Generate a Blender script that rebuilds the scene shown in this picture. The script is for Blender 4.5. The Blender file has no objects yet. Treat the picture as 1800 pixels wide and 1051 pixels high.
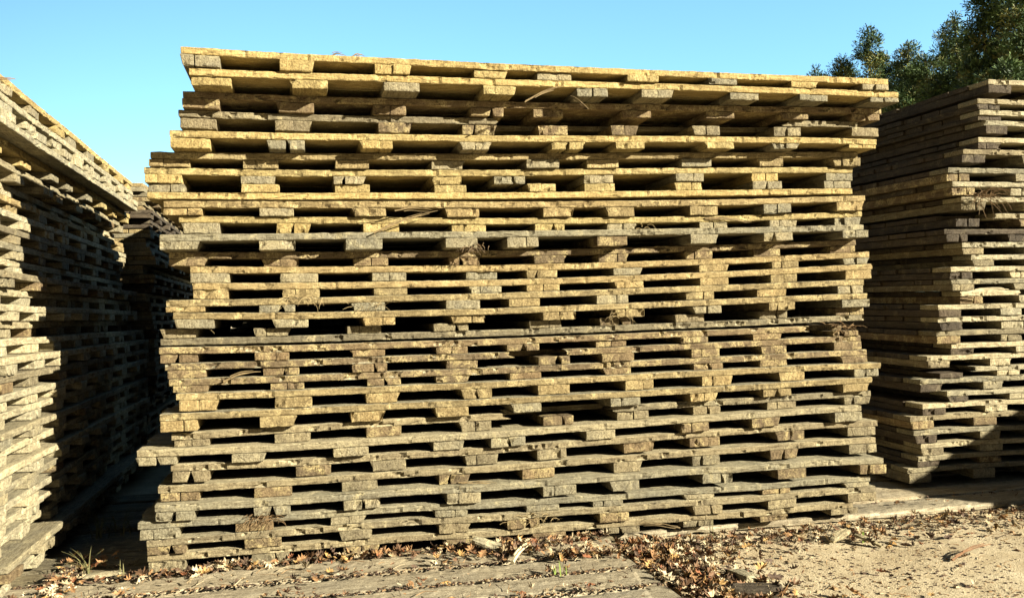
import bpy, math, random
import numpy as np
from mathutils import Vector, Matrix, noise

# ---------------------------------------------------------------- camera, sky, sun, exposure
scene = bpy.context.scene
COL = scene.collection
random.seed(11)
R = math.radians

cam_data = bpy.data.cameras.new('camera')
cam = bpy.data.objects.new('camera', cam_data)
COL.objects.link(cam)
cam_data.sensor_width = 36.0
cam_data.lens = 36.0 * 1549.0 / 1800.0
cam_data.clip_start = 0.05
cam_data.clip_end = 3000.0
cam.matrix_world = Matrix((
    (0.97239208, 0.0176446, -0.23268502, 0.0),
    (-0.23226689, -0.02291281, -0.97238218, 0.0),
    (-0.02248876, 0.99958175, -0.01818198, 1.325),
    (0, 0, 0, 1)))
scene.camera = cam

SUN_AZ = 49.0      # degrees from the stack's face normal towards +X
SUN_EL = 22.0
to_sun = Vector((math.sin(R(SUN_AZ)) * math.cos(R(SUN_EL)), -math.cos(R(SUN_AZ)) * math.cos(R(SUN_EL)), math.sin(R(SUN_EL))))

world = bpy.data.worlds.new("World")
scene.world = world
world.use_nodes = True
wn = world.node_tree.nodes
wl = world.node_tree.links
for n in list(wn):
    wn.remove(n)
sky = wn.new('ShaderNodeTexSky')
sky.sky_type = 'NISHITA'
sky.sun_disc = False
sky.sun_elevation = R(SUN_EL)
sky.sun_rotation = math.atan2(to_sun.x, to_sun.y)
sky.air_density = 1.0
sky.dust_density = 0.6
sky.ozone_density = 1.2
hsv = wn.new('ShaderNodeHueSaturation')
hsv.inputs['Hue'].default_value = 0.49
hsv.inputs['Saturation'].default_value = 1.05
hsv.inputs['Value'].default_value = 1.0
bg = wn.new('ShaderNodeBackground')
bg.inputs['Strength'].default_value = 0.055
wo = wn.new('ShaderNodeOutputWorld')
wl.new(sky.outputs[0], hsv.inputs['Color'])
# sky brightened and tinted over the pines, dimmed behind the camera to deepen shadows
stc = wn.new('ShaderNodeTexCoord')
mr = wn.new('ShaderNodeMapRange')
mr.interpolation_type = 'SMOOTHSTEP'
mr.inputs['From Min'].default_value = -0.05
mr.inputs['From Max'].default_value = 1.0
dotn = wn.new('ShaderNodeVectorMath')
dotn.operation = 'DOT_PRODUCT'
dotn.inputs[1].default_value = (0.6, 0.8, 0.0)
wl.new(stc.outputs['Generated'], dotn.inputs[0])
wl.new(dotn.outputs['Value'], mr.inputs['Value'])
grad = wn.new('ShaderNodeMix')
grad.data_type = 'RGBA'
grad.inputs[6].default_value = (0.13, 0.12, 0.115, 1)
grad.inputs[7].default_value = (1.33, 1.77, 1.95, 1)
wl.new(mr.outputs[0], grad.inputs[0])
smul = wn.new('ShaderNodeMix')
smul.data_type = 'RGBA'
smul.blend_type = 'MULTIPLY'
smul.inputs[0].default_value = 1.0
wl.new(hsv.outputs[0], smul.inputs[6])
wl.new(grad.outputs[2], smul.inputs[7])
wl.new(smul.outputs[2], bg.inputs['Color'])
wl.new(bg.outputs[0], wo.inputs['Surface'])

sun_data = bpy.data.lights.new('sun', 'SUN')
sun_data.energy = 5.0
sun_data.angle = R(0.5)
sun_data.color = (1.0, 0.93, 0.755)
sun = bpy.data.objects.new('sun', sun_data)
COL.objects.link(sun)
sun.rotation_euler = to_sun.to_track_quat('Z', 'Y').to_euler()

scene.view_settings.view_transform = 'Standard'
scene.view_settings.look = 'None'
scene.view_settings.gamma = 1.0
scene.view_settings.use_curve_mapping = False
scene.view_settings.exposure = 1.7
scene.cycles.diffuse_bounces = 1
scene.cycles.max_bounces = 4

# ---------------------------------------------------------------- materials
def N(nt, typ, **kw):
    n = nt.nodes.new(typ)
    for k, v in kw.items():
        setattr(n, k, v)
    return n

def ramp(nt, fac, p0, p1, c0=(0, 0, 0, 1), c1=(1, 1, 1, 1)):
    r = N(nt, 'ShaderNodeValToRGB')
    r.color_ramp.elements[0].position = p0
    r.color_ramp.elements[1].position = p1
    r.color_ramp.elements[0].color = c0
    r.color_ramp.elements[1].color = c1
    nt.links.new(fac, r.inputs[0])
    return r.outputs[0]

def mixc(nt, mode, fac, a, b):
    m = N(nt, 'ShaderNodeMix')
    m.data_type = 'RGBA'
    m.blend_type = mode
    for sock, v in ((m.inputs[0], fac), (m.inputs[6], a), (m.inputs[7], b)):
        if hasattr(v, 'links'):
            nt.links.new(v, sock)
        elif isinstance(v, (int, float)):
            sock.default_value = v
        else:
            sock.default_value = (v[0], v[1], v[2], 1.0)
    return m.outputs[2]

def tex(nt, vec, scale, detail=4.0, rough=0.6, dist=0.0):
    t = N(nt, 'ShaderNodeTexNoise')
    t.inputs['Scale'].default_value = scale
    t.inputs['Detail'].default_value = detail
    t.inputs['Roughness'].default_value = rough
    t.inputs['Distortion'].default_value = dist
    nt.links.new(vec, t.inputs['Vector'])
    return t.outputs[0]

def stretch(nt, vec, s):
    m = N(nt, 'ShaderNodeMapping')
    m.inputs['Scale'].default_value = s
    nt.links.new(vec, m.inputs['Vector'])
    return m.outputs[0]

def wood(name, c1, c2, c3, axis, mud=0.35, dark=0.5, bump=0.006):
    """sawn weathered wood; c1 and c2 the two body tones, c3 the crusted sawdust and mud"""
    m = bpy.data.materials.new(name)
    m.use_nodes = True
    nt = m.node_tree
    bsdf = nt.nodes['Principled BSDF']
    bsdf.inputs['Roughness'].default_value = 0.88
    bsdf.inputs['Specular IOR Level'].default_value = 0.18
    tc = N(nt, 'ShaderNodeTexCoord')
    oi = N(nt, 'ShaderNodeObjectInfo')
    ml = N(nt, 'ShaderNodeMath', operation='MULTIPLY')
    nt.links.new(oi.outputs['Random'], ml.inputs[0])
    ml.inputs[1].default_value = 37.0
    va = N(nt, 'ShaderNodeVectorMath', operation='ADD')
    nt.links.new(tc.outputs['Object'], va.inputs[0])
    nt.links.new(ml.outputs[0], va.inputs[1])
    v = va.outputs[0]
    along = (0.12, 1, 1) if axis == 'x' else (1, 0.12, 1)
    g = stretch(nt, v, along)
    body = tex(nt, g, 9.0, 5, 0.62, 0.6)
    fine = tex(nt, g, 85.0, 5, 0.7, 0.3)
    patch = tex(nt, v, 3.2, 3, 0.55)
    gran = tex(nt, v, 88.0, 3, 0.75)
    clump = tex(nt, v, 11.0, 4, 0.6, 0.4)
    col = mixc(nt, 'MIX', ramp(nt, body, 0.36, 0.64), c1, c2)
    # whole-board tint that differs from board to board
    tint = ramp(nt, oi.outputs['Random'], 0.0, 1.0, (0.74, 0.76, 0.80, 1), (1.12, 1.06, 0.98, 1))
    col = mixc(nt, 'MULTIPLY', 0.75, col, tint)
    col = mixc(nt, 'MULTIPLY', 0.55, col, ramp(nt, patch, 0.3, 0.7, (0.62, 0.62, 0.66, 1), (1.1, 1.06, 1.0, 1)))
    col = mixc(nt, 'MULTIPLY', 0.9, col, ramp(nt, fine, 0.32, 0.56, (0.40, 0.36, 0.32, 1), (1.05, 1.05, 1.05, 1)))
    # crusted mud and sawdust clumps
    mm = N(nt, 'ShaderNodeMath', operation='MULTIPLY')
    nt.links.new(ramp(nt, clump, 0.62 - mud * 0.3, 0.74 - mud * 0.3), mm.inputs[0])
    nt.links.new(ramp(nt, gran, 0.40, 0.56), mm.inputs[1])
    col = mixc(nt, 'MIX', mm.outputs[0], col, c3)
    speck = tex(nt, v, 150.0, 2, 0.7)
    col = mixc(nt, 'MULTIPLY', 0.5, col, ramp(nt, speck, 0.38, 0.60, (0.62, 0.59, 0.54, 1), (1.16, 1.14, 1.10, 1)))
    # dark pits, cracks and stains of dirt
    pits = ramp(nt, gran, 0.36, 0.42, (1, 1, 1, 1), (0, 0, 0, 1))
    pm = N(nt, 'ShaderNodeMath', operation='MULTIPLY')
    nt.links.new(pits, pm.inputs[0])
    pm.inputs[1].default_value = dark
    col = mixc(nt, 'MIX', pm.outputs[0], col, (0.05, 0.032, 0.018))
    crack = N(nt, 'ShaderNodeTexVoronoi', feature='DISTANCE_TO_EDGE')
    crack.inputs['Scale'].default_value = 7.0
    cs = stretch(nt, v, (0.25, 1.6, 1.6) if axis == 'x' else (1.6, 0.25, 1.6))
    wob = mixc(nt, 'MIX', 0.12, cs, cs)
    nt.links.new(cs, crack.inputs['Vector'])
    ck = ramp(nt, crack.outputs['Distance'], 0.0, 0.018, (1, 1, 1, 1), (0, 0, 0, 1))
    ckm = N(nt, 'ShaderNodeMath', operation='MULTIPLY')
    nt.links.new(ck, ckm.inputs[0])
    nt.links.new(ramp(nt, patch, 0.52, 0.66, (0, 0, 0, 1), (0.7, 0.7, 0.7, 1)), ckm.inputs[1])
    col = mixc(nt, 'MIX', ckm.outputs[0], col, (0.045, 0.03, 0.018))
    # vertical saw marks
    saw = tex(nt, stretch(nt, v, (1, 1, 0.10)), 120.0, 2, 0.5)
    col = mixc(nt, 'MULTIPLY', 0.35, col, ramp(nt, saw, 0.35, 0.6, (0.6, 0.57, 0.52, 1), (1.08, 1.08, 1.08, 1)))
    nt.links.new(col, bsdf.inputs['Base Color'])
    add = N(nt, 'ShaderNodeMath', operation='ADD')
    nt.links.new(gran, add.inputs[0])
    nt.links.new(fine, add.inputs[1])
    add2 = N(nt, 'ShaderNodeMath', operation='ADD')
    nt.links.new(add.outputs[0], add2.inputs[0])
    nt.links.new(clump, add2.inputs[1])
    sub = N(nt, 'ShaderNodeMath', operation='SUBTRACT')
    nt.links.new(add2.outputs[0], sub.inputs[0])
    nt.links.new(ckm.outputs[0], sub.inputs[1])
    b = N(nt, 'ShaderNodeBump')
    b.inputs['Strength'].default_value = 0.9
    b.inputs['Distance'].default_value = bump
    nt.links.new(sub.outputs[0], b.inputs['Height'])
    nt.links.new(b.outputs[0], bsdf.inputs['Normal'])
    return m

TONES = [
    ('fresh_yellow', (0.43, 0.345, 0.155), (0.36, 0.28, 0.12), (0.47, 0.38, 0.175), 0.35, 0.35),
    ('tan', (0.345, 0.275, 0.14), (0.265, 0.205, 0.10), (0.41, 0.33, 0.165), 0.38, 0.5),
    ('grey', (0.275, 0.24, 0.15), (0.195, 0.168, 0.108), (0.33, 0.28, 0.165), 0.28, 0.55),
    ('muddy', (0.24, 0.185, 0.105), (0.16, 0.12, 0.07), (0.36, 0.29, 0.145), 0.48, 0.65),
    ('pale_grey', (0.325, 0.29, 0.185), (0.25, 0.23, 0.16), (0.37, 0.32, 0.19), 0.22, 0.45),
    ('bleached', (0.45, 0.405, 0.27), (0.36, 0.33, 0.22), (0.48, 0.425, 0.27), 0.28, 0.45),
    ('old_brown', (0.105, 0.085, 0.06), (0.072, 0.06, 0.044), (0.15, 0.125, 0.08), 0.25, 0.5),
]
WOOD = {}
for i, (nm, a, b_, c_, mud, dk) in enumerate(TONES):
    for ax in 'xy':
        WOOD[i, ax] = wood('wood_%s_%s' % (nm, ax), a, b_, c_, ax, mud, dk)
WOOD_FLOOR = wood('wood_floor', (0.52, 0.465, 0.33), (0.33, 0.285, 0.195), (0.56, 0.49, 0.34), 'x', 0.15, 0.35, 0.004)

def plain(name, c, rough=0.8, var=0.25, scale=20.0, sub=0.0):
    m = bpy.data.materials.new(name)
    m.use_nodes = True
    nt = m.node_tree
    bs = nt.nodes['Principled BSDF']
    bs.inputs['Roughness'].default_value = rough
    bs.inputs['Specular IOR Level'].default_value = 0.2
    tc = N(nt, 'ShaderNodeTexCoord')
    t = tex(nt, tc.outputs['Object'], scale, 4, 0.6)
    lo = tuple(max(0, x * (1 - var)) for x in c) + (1,)
    hi = tuple(min(1, x * (1 + var)) for x in c) + (1,)
    nt.links.new(ramp(nt, t, 0.35, 0.65, lo, hi), bs.inputs['Base Color'])
    return m

# ---------------------------------------------------------------- object helpers
def link(name, verts, faces, mats, parent=None, midx=None, smooth=False):
    me = bpy.data.meshes.new(name)
    me.from_pydata(verts, [], faces)
    for m in (mats if isinstance(mats, (list, tuple)) else [mats]):
        me.materials.append(m)
    if midx is not None:
        me.polygons.foreach_set('material_index', midx)
    if smooth:
        me.polygons.foreach_set('use_smooth', [True] * len(me.polygons))
    me.update()
    o = bpy.data.objects.new(name, me)
    COL.objects.link(o)
    if parent is not None:
        o.parent = parent
    return o

def tag(o, label=None, cat=None, group=None, kind=None):
    if label:
        o['label'] = label
    if cat:
        o['category'] = cat
    if group:
        o['group'] = group
    if kind:
        o['kind'] = kind
    return o

def empty(name, loc, rz=0.0, rx=0.0):
    o = bpy.data.objects.new(name, None)
    COL.objects.link(o)
    o.location = loc
    o.rotation_euler = (rx, 0, rz)
    o.empty_display_size = 0.1
    return o

def grid_box(xs, ys, zs, fn, V, F):
    """closed box whose six faces are gridded by xs, ys, zs; fn moves each vertex"""
    nx, ny, nz = len(xs) - 1, len(ys) - 1, len(zs) - 1
    idx = {}
    def vid(i, j, k):
        key = (i, j, k)
        r = idx.get(key)
        if r is None:
            r = len(V)
            V.append(fn(xs[i], ys[j], zs[k], (i == 0) - (i == nx), (j == 0) - (j == ny), (k == 0) - (k == nz)))
            idx[key] = r
        return r
    for i in range(nx):
        for k in range(nz):
            F.append((vid(i, 0, k), vid(i + 1, 0, k), vid(i + 1, 0, k + 1), vid(i, 0, k + 1)))
            F.append((vid(i, ny, k), vid(i, ny, k + 1), vid(i + 1, ny, k + 1), vid(i + 1, ny, k)))
    for i in range(nx):
        for j in range(ny):
            F.append((vid(i, j, 0), vid(i, j + 1, 0), vid(i + 1, j + 1, 0), vid(i + 1, j, 0)))
            F.append((vid(i, j, nz), vid(i + 1, j, nz), vid(i + 1, j + 1, nz), vid(i, j + 1, nz)))
    for j in range(ny):
        for k in range(nz):
            F.append((vid(0, j, k), vid(0, j, k + 1), vid(0, j + 1, k + 1), vid(0, j + 1, k)))
            F.append((vid(nx, j, k), vid(nx, j + 1, k), vid(nx, j + 1, k + 1), vid(nx, j, k + 1)))

def rough(seed, amp=0.0022, edge=0.004, chip=0.0, zf=None, lift=0.0):
    """vertex mover: sawn roughness, worn arrises, splintered chips, and the bend of the mat"""
    off = Vector((seed * 1.37, seed * 2.11, seed * 0.73))
    nv = noise.noise_vector
    n1 = noise.noise
    def fn(x, y, z, ex, ey, ez):
        p = Vector((x, y, z)) + off
        a = nv(p * 22.0)
        b = nv(p * 60.0)
        dx = a.x * amp + b.x * amp * 0.7
        dy = a.y * amp * 1.5 + b.y * amp * 1.0
        dz = a.z * amp + b.z * amp * 0.6
        e = edge * (0.6 + 0.9 * abs(n1(p * 9.0)))
        edges = (ex != 0) + (ey != 0) + (ez != 0)
        if edges >= 2:
            dx += ex * e
            dy += ey * e
            dz += ez * e * 0.8
        if chip > 0 and ey > 0:
            c = n1(p * 13.0) + 0.5 * n1(p * 41.0)
            if c > 0.34:
                k = min(1.0, (c - 0.34) * 5.0)
                dy += k * chip
                dz += ez * k * chip * 0.5
        zz = z + dz + (zf(x) if zf else 0.0)
        return (x + dx, y + dy, zz)
    return fn

def steps(a, b, d):
    n = max(1, int(round((b - a) / d)))
    return [a + (b - a) * i / n for i in range(n + 1)]

seedc = [0]
def sd():
    seedc[0] += 1
    return seedc[0] * 0.917

def cross_spans(W=2.44, n=12, gap=0.008):
    w = (W - gap * (n - 1)) / n
    return [(i * (w + gap), i * (w + gap) + w) for i in range(n)]

# one timber mat: a deck of long boards on (or under) a row of cross boards
def make_mat(loc, rz, label, group, tone, L, blocks, z_top, cross_h, inv=False, gaps=(), fine=True,
             deck_t=0.040, W=2.44, rx=0.0, cross_tone=None, bw=0.195, far=False, x_lo=0.0, chip=0.012, deck_tone=None, end_tone=None, top_tone=None):
    """z_top(x): height of the deck's top above the mat's empty; cross_h(x): height of the cross boards"""
    t = empty('timber_mat', loc, rz, rx)
    tag(t, label, 'timber mat', group)
    ct = tone if cross_tone is None else cross_tone
    sp = cross_spans(W)
    dt = deck_t
    # the board on the open side, broken where the photograph shows it broken
    cuts = [0.0]
    segs = []
    a = 0.0
    for g0, g1 in sorted(gaps):
        if g0 > a + 0.05:
            segs.append((a, g0))
        a = g1
    if a < L - 0.05:
        segs.append((a, L))
    V, F = [], []
    for (a, b) in segs:
        V, F = [], []
        s = sd()
        zs = [-dt, -dt + 0.006, -dt * 0.5, -0.006, 0.0] if fine else [-dt, -dt * 0.5, 0.0]
        ys = [0.0, 0.006, 0.05, sp[0][1] - 0.004, sp[0][1]] if fine else [0.0, 0.02, sp[0][1]]
        f0 = rough(s, 0.0020 if fine else 0.003, 0.0022, chip, z_top)
        def f(x, y, z, ex, ey, ez, f0=f0, a=a, b=b, s=s):
            px, py, pz = f0(x, y, z, ex, ey, ez)
            # torn ends beside a gap
            if ex > 0 and a > 0.001 or ex < 0 and b < L - 0.001:
                px -= ex * 0.09 * abs(noise.noise(Vector((y * 30 + s, z * 60, s)))) 
            # long slow wander of the sawn edge
            py += 0.006 * noise.noise(Vector((x * 0.9, s, 0)))
            return (px, py, pz)
        grid_box(steps(a, b, 0.016 if fine else 0.09), ys, zs, f, V, F)
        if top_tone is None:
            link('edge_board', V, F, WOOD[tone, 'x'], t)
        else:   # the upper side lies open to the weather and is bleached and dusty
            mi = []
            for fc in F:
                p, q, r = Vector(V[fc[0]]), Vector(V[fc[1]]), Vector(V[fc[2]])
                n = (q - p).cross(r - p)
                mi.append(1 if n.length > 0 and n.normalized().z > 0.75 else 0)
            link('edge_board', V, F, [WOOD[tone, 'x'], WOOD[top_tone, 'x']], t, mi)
    # the rest of the deck
    V, F = [], []
    for q, (y0, y1) in enumerate(sp[1:]):
        s = sd()
        e0, e1 = random.uniform(-0.02, 0.02), random.uniform(-0.02, 0.02)
        lift = random.uniform(-0.002, 0.002)
        if far:
            xs = [0.0 + e0, L * 0.33, L * 0.66, L + e1]
        else:
            xs = [e0, e0 + 0.01, 0.1, 0.3, 0.6] + steps(0.9, L - 0.3, 0.35) + [L + e1 - 0.01, L + e1]
        grid_box(xs, [y0, y1], [-dt + lift, lift] if far else [-dt + lift, -dt * 0.5, lift],
                 rough(s, 0.003, 0.003, 0.0, z_top), V, F)
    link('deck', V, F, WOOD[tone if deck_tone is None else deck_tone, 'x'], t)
    # the cross boards, their sawn ends showing under the deck
    for nb, bx in enumerate(blocks):
        h = cross_h(bx)
        if h < 0.012:
            continue
        w = bw * random.uniform(0.93, 1.06)
        out = random.uniform(-0.012, 0.012)
        V, F = [], []
        x0, x1 = bx - w / 2, bx + w / 2
        parts = [(x0, x1)]
        if random.random() < 0.55 and fine:
            c = x0 + w * random.choice((0.35, 0.5, 0.5, 0.62))
            parts = [(x0, c - 0.0005), (c + 0.0005 + random.choice((0, 0, 0.003)), x1)]
        for (p0, p1) in parts:
            s = sd()
            o2 = out + random.uniform(-0.006, 0.006)
            hh = h * random.uniform(0.95, 1.0)
            if inv:
                base = 0.001
                zz = [base, base + 0.006, base + hh * 0.5, base + hh - 0.006, base + hh]
            else:
                base = -dt - hh - 0.001
                zz = [base, base + 0.006, base + hh * 0.5, base + hh - 0.006, -dt - 0.001]
            if not fine:
                zz = [zz[0], zz[2], zz[4]]
            taper = random.choice((0, 0, 0, 1, -1)) * random.uniform(0.01, 0.03)
            ff = rough(s, 0.0022, 0.0025, 0.016 if fine and random.random() < 0.45 else 0.004, None)
            zc = z_top(bx)
            slope = (z_top(bx + 0.1) - z_top(bx - 0.1)) / 0.2
            def f(x, y, z, ex, ey, ez, ff=ff, zc=zc, slope=slope, taper=taper, o2=o2, bx=bx, zl=zz[0], zh=zz[-1]):
                px, py, pz = ff(x, y, z, ex, ey, ez)
                k = (z - zl) / (zh - zl)
                if taper > 0 and ex < 0:
                    px -= taper * (1 - k)
                elif taper < 0 and ex > 0:
                    px -= taper * (1 - k)
                return (px, py + o2 * (1 if y < 0.2 else 0), pz + zc + slope * (x - bx))
            if far:
                yy = [0.0, W]
                xx = [p0, p1]
            elif fine:
                yy = [0.0, 0.006, 0.03, 0.12, 0.6, 1.4, W - 0.01, W]
                xx = steps(p0, p1, 0.018)
            else:
                yy = [0.0, 0.02, 0.3, 1.2, W]
                xx = steps(p0, p1, 0.06)
            grid_box(xx, yy, zz, f, V, F)
        use = random.choice((ct, ct, 4)) if ct in (0, 1) else random.choice((ct, ct, 3)) if ct in (2, 4) else ct
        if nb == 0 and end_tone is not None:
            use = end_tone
        link('cross_board', V, F, WOOD[use, 'y'], t)
    return t

ORD = ['topmost', 'second', 'third', 'fourth', 'fifth', 'sixth', 'seventh', 'eighth', 'ninth', 'tenth', 'eleventh', 'twelfth',
       'thirteenth', 'fourteenth', 'fifteenth', 'sixteenth', 'seventeenth', 'eighteenth', 'nineteenth', 'twentieth',
       'twenty-first', 'twenty-second', 'twenty-third', 'twenty-fourth', 'twenty-fifth', 'twenty-sixth', 'twenty-seventh',
       'twenty-eighth', 'twenty-ninth', 'thirtieth', 'thirty-first']
TONE_WORD = ['pale yellow', 'tan', 'grey weathered', 'mud-crusted', 'pale grey', 'bleached', 'dark brown']

def rank(i, n):
    if i >= n - 10:
        j = n - 1 - i
        return 'lowest' if j == 0 else ORD[j] + ' from the bottom'
    return 'topmost' if i == 0 else ORD[i] + ' from the top'

def std_blocks(L, n=9, short=None):
    short = random.choice((3, 4, 5)) if short is None else short
    gaps = [1.0] * (n - 1)
    gaps[short] = 0.72
    gaps[-1] = 0.88
    tot = sum(gaps)
    x = 0.1
    out = [x]
    for g in gaps:
        x += g * (L - 0.2) / tot
        out.append(x + random.uniform(-0.03, 0.03))
    out[-1] = L - 0.1
    return out

# ---------------------------------------------------------------- the tall middle stack
# tone, forward offset, turned over, end and inner x, deck heights there, cross board centres (metres)
CENTER = [
 (0, 0.28, 0, [-0.584, 0.431, 1.878, 3.612], [2.7507, 2.7416, 2.7421, 2.7526], [-0.49, 0.001, 0.511, 1.06, 1.432, 1.961, 2.476, 3.023, 3.512]),
 (0, 0.27, 0, [-0.546, 0.43, 1.879, 3.69], [2.6428, 2.6479, 2.6633, 2.6755], [-0.437, 0.058, 0.556, 1.11, 1.658, 2.059, 2.625, 3.09, 3.586]),
 (3, 0.12, 0, [-0.596, 0.441, 1.934, 3.671], [2.5588, 2.559, 2.576, 2.6072], [-0.504, -0.015, 0.504, 1.064, 1.436, 1.988, 2.53, 3.042, 3.556]),
 (2, 0.09, 0, [-0.624, 0.442, 1.944, 3.517], [2.4656, 2.4647, 2.4903, 2.5225], [-0.524, -0.023, 0.537, 1.027, 1.47, 1.917, 2.446, 3.017, 3.566]),
 (0, 0.17, 0, [-0.658, 0.433, 1.91, 3.593], [2.3376, 2.3449, 2.373, 2.3951], [-0.557, -0.067, 0.419, 0.982, 1.538, 1.916, 2.495, 2.953, 3.493]),
 (1, 0.06, 0, [-0.772, 0.44, 1.95, 3.532], [2.2414, 2.2575, 2.2924, 2.3329], [-0.678, -0.204, 0.293, 0.844, 1.407, 1.785, 2.398, 2.905, 3.438]),
 (0, 0.04, 0, [-0.808, 0.44, 1.955, 3.505], [2.1617, 2.1669, 2.2022, 2.2332], [-0.711, -0.218, 0.28, 0.829, 1.209, 1.764, 2.355, 2.877, 3.407]),
 (0, 0.04, 1, [-0.795, 0.438, 1.952, 3.5], [2.0272, 2.0369, 2.0631, 2.0984], [-0.698, -0.208, 0.293, 0.856, 1.4, 1.771, 2.347, 2.889, 3.398]),
 (1, 0.06, 0, [-0.71, 0.435, 1.942, 3.581], [1.9772, 1.9856, 2.0013, 2.052], [-0.613, -0.124, 0.38, 0.918, 1.502, 1.886, 2.439, 2.94, 3.466]),
 (0, 0.03, 0, [-0.637, 0.436, 1.951, 3.574], [1.9005, 1.8985, 1.9045, 1.9518], [-0.527, -0.031, 0.451, 0.962, 1.449, 1.913, 2.513, 2.998, 3.463]),
 (4, 0.1, 0, [-0.727, 0.428, 1.922, 3.534], [1.7922, 1.8073, 1.8244, 1.8569], [-0.625, -0.123, 0.348, 0.901, 1.265, 1.823, 2.419, 2.919, 3.461]),
 (3, -0.03, 0, [-0.698, 0.437, 1.969, 3.563], [1.7109, 1.7082, 1.725, 1.7711], [-0.598, -0.112, 0.394, 0.939, 1.465, 1.872, 2.436, 2.915, 3.46]),
 (1, -0.01, 0, [-0.588, 0.434, 1.959, 3.644], [1.631, 1.6218, 1.636, 1.6903], [-0.485, -0.008, 0.495, 1.039, 1.408, 1.958, 2.529, 3.026, 3.54]),
 (1, 0.0, 0, [-0.576, 0.431, 1.953, 3.66], [1.5386, 1.5332, 1.5517, 1.6108], [-0.482, -0.0, 0.502, 1.055, 1.41, 1.956, 2.525, 3.013, 3.552]),
 (1, 0.04, 0, [-0.706, 0.426, 1.936, 3.564], [1.4453, 1.4508, 1.4703, 1.5054], [-0.609, -0.13, 0.368, 0.914, 1.282, 1.829, 2.407, 2.903, 3.458]),
 (1, 0.05, 0, [-0.671, 0.424, 1.93, 3.579], [1.3787, 1.3651, 1.3821, 1.4159], [-0.565, -0.061, 0.426, 0.94, 1.49, 1.939, 2.449, 2.958, 3.49]),
 (2, 0, 1, [-0.744, 0.426, 1.945, 3.585], [1.2376, 1.2371, 1.2487, 1.2756], [-0.654, -0.159, 0.347, 0.846, 1.417, 1.867, 2.35, 2.931, 3.482]),
 (3, 0.02, 0, [-0.75, 0.423, 1.936, 3.531], [1.1923, 1.1857, 1.197, 1.2137], [-0.65, -0.163, 0.361, 0.848, 1.274, 1.829, 2.366, 2.866, 3.424]),
 (3, 0.02, 0, [-0.72, 0.421, 1.934, 3.541], [1.1025, 1.1048, 1.1174, 1.143], [-0.61, -0.115, 0.372, 0.906, 1.461, 1.863, 2.441, 2.915, 3.443]),
 (3, 0.02, 0, [-0.701, 0.42, 1.932, 3.584], [1.0191, 1.0176, 1.0275, 1.0506], [-0.588, -0.083, 0.451, 0.851, 1.284, 1.857, 2.461, 2.908, 3.49]),
 (1, 0.05, 0, [-0.663, 0.415, 1.918, 3.665], [0.9434, 0.9376, 0.9503, 0.9624], [-0.545, -0.05, 0.443, 0.978, 1.448, 1.987, 2.502, 3.02, 3.558]),
 (1, 0.07, 0, [-0.745, 0.412, 1.908, 3.584], [0.8376, 0.8417, 0.8509, 0.8743], [-0.648, -0.131, 0.357, 0.829, 1.27, 1.889, 2.397, 2.906, 3.47]),
 (2, 0.02, 0, [-0.693, 0.414, 1.925, 3.605], [0.7249, 0.7434, 0.7616, 0.7814], [-0.59, -0.06, 0.445, 0.973, 1.477, 1.957, 2.442, 2.956, 3.497]),
 (4, 0.08, 0, [-0.859, 0.407, 1.899, 3.492], [0.6514, 0.6485, 0.6695, 0.6959], [-0.764, -0.289, 0.255, 0.81, 1.154, 1.725, 2.331, 2.812, 3.387]),
 (2, 0.05, 0, [-0.695, 0.408, 1.908, 3.627], [0.5648, 0.5564, 0.5749, 0.591], [-0.592, 0.05, 0.461, 1.003, 1.425, 1.973, 2.411, 2.996, 3.512]),
 (2, 0.06, 0, [-0.76, 0.405, 1.902, 3.603], [0.4527, 0.4543, 0.4654, 0.483], [-0.65, -0.168, 0.3, 0.842, 1.336, 1.893, 2.41, 2.943, 3.501]),
 (4, 0.12, 0, [-0.769, 0.398, 1.876, 3.614], [0.3632, 0.3608, 0.3662, 0.3593], [-0.666, -0.173, 0.307, 0.879, 1.448, 1.846, 2.45, 2.951, 3.525]),
 (4, 0.09, 0, [-0.857, 0.399, 1.884, 3.532], [0.2709, 0.2664, 0.247, 0.2468], [-0.748, -0.268, 0.235, 0.81, 1.351, 1.754, 2.344, 2.863, 3.427]),
 (2, 0.09, 0, [-0.816, 0.397, 1.882, 3.571], [0.1753, 0.1873, 0.1742, 0.1787], [-0.715, -0.225, 0.271, 0.834, 1.236, 1.791, 2.391, 2.908, 3.47]),
 (2, 0.07, 0, [-0.815, 0.397, 1.888, 3.416], [0.094, 0.094, 0.0796, 0.0801], [-0.716, -0.188, 0.305, 0.875, 1.394, 1.857, 2.345, 2.846, 3.353])]

GAPS = {3: [(1.09, 3.03)], 17: [(3.16, 3.42)], 18: [(1.17, 1.56)], 22: [(1.14, 1.85)]}
NOTE = {0: 'edge against the sky', 1: 'jutting over shaded mats', 2: 'wholly in shade', 3: 'edge board broken away',
        4: 'edge in full sun', 7: 'turned upside down', 10: 'jutting out at left', 11: 'wholly in shade',
        16: 'turned upside down', 17: 'splintered right end', 18: 'gap in edge board', 22: 'edge board partly missing',
        23: 'reaching furthest left', 26: 'sunlit deck showing', 27: 'left end sticking out', 29: 'among fallen leaves'}

def cubic(xs, zs):
    c = np.polyfit(np.array(xs) - 1.5, np.array(zs), 3)
    lo, hi = xs[0], xs[-1]
    def f(x):
        q = min(max(x, lo), hi) - 1.5
        return ((c[0] * q + c[1]) * q + c[2]) * q + c[3]
    return f

def wavy(f, amp):
    if amp <= 0:
        return f
    return lambda x: f(x) + amp * noise.noise(Vector((x * 1.5, 3.3, 0.0)))

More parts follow.
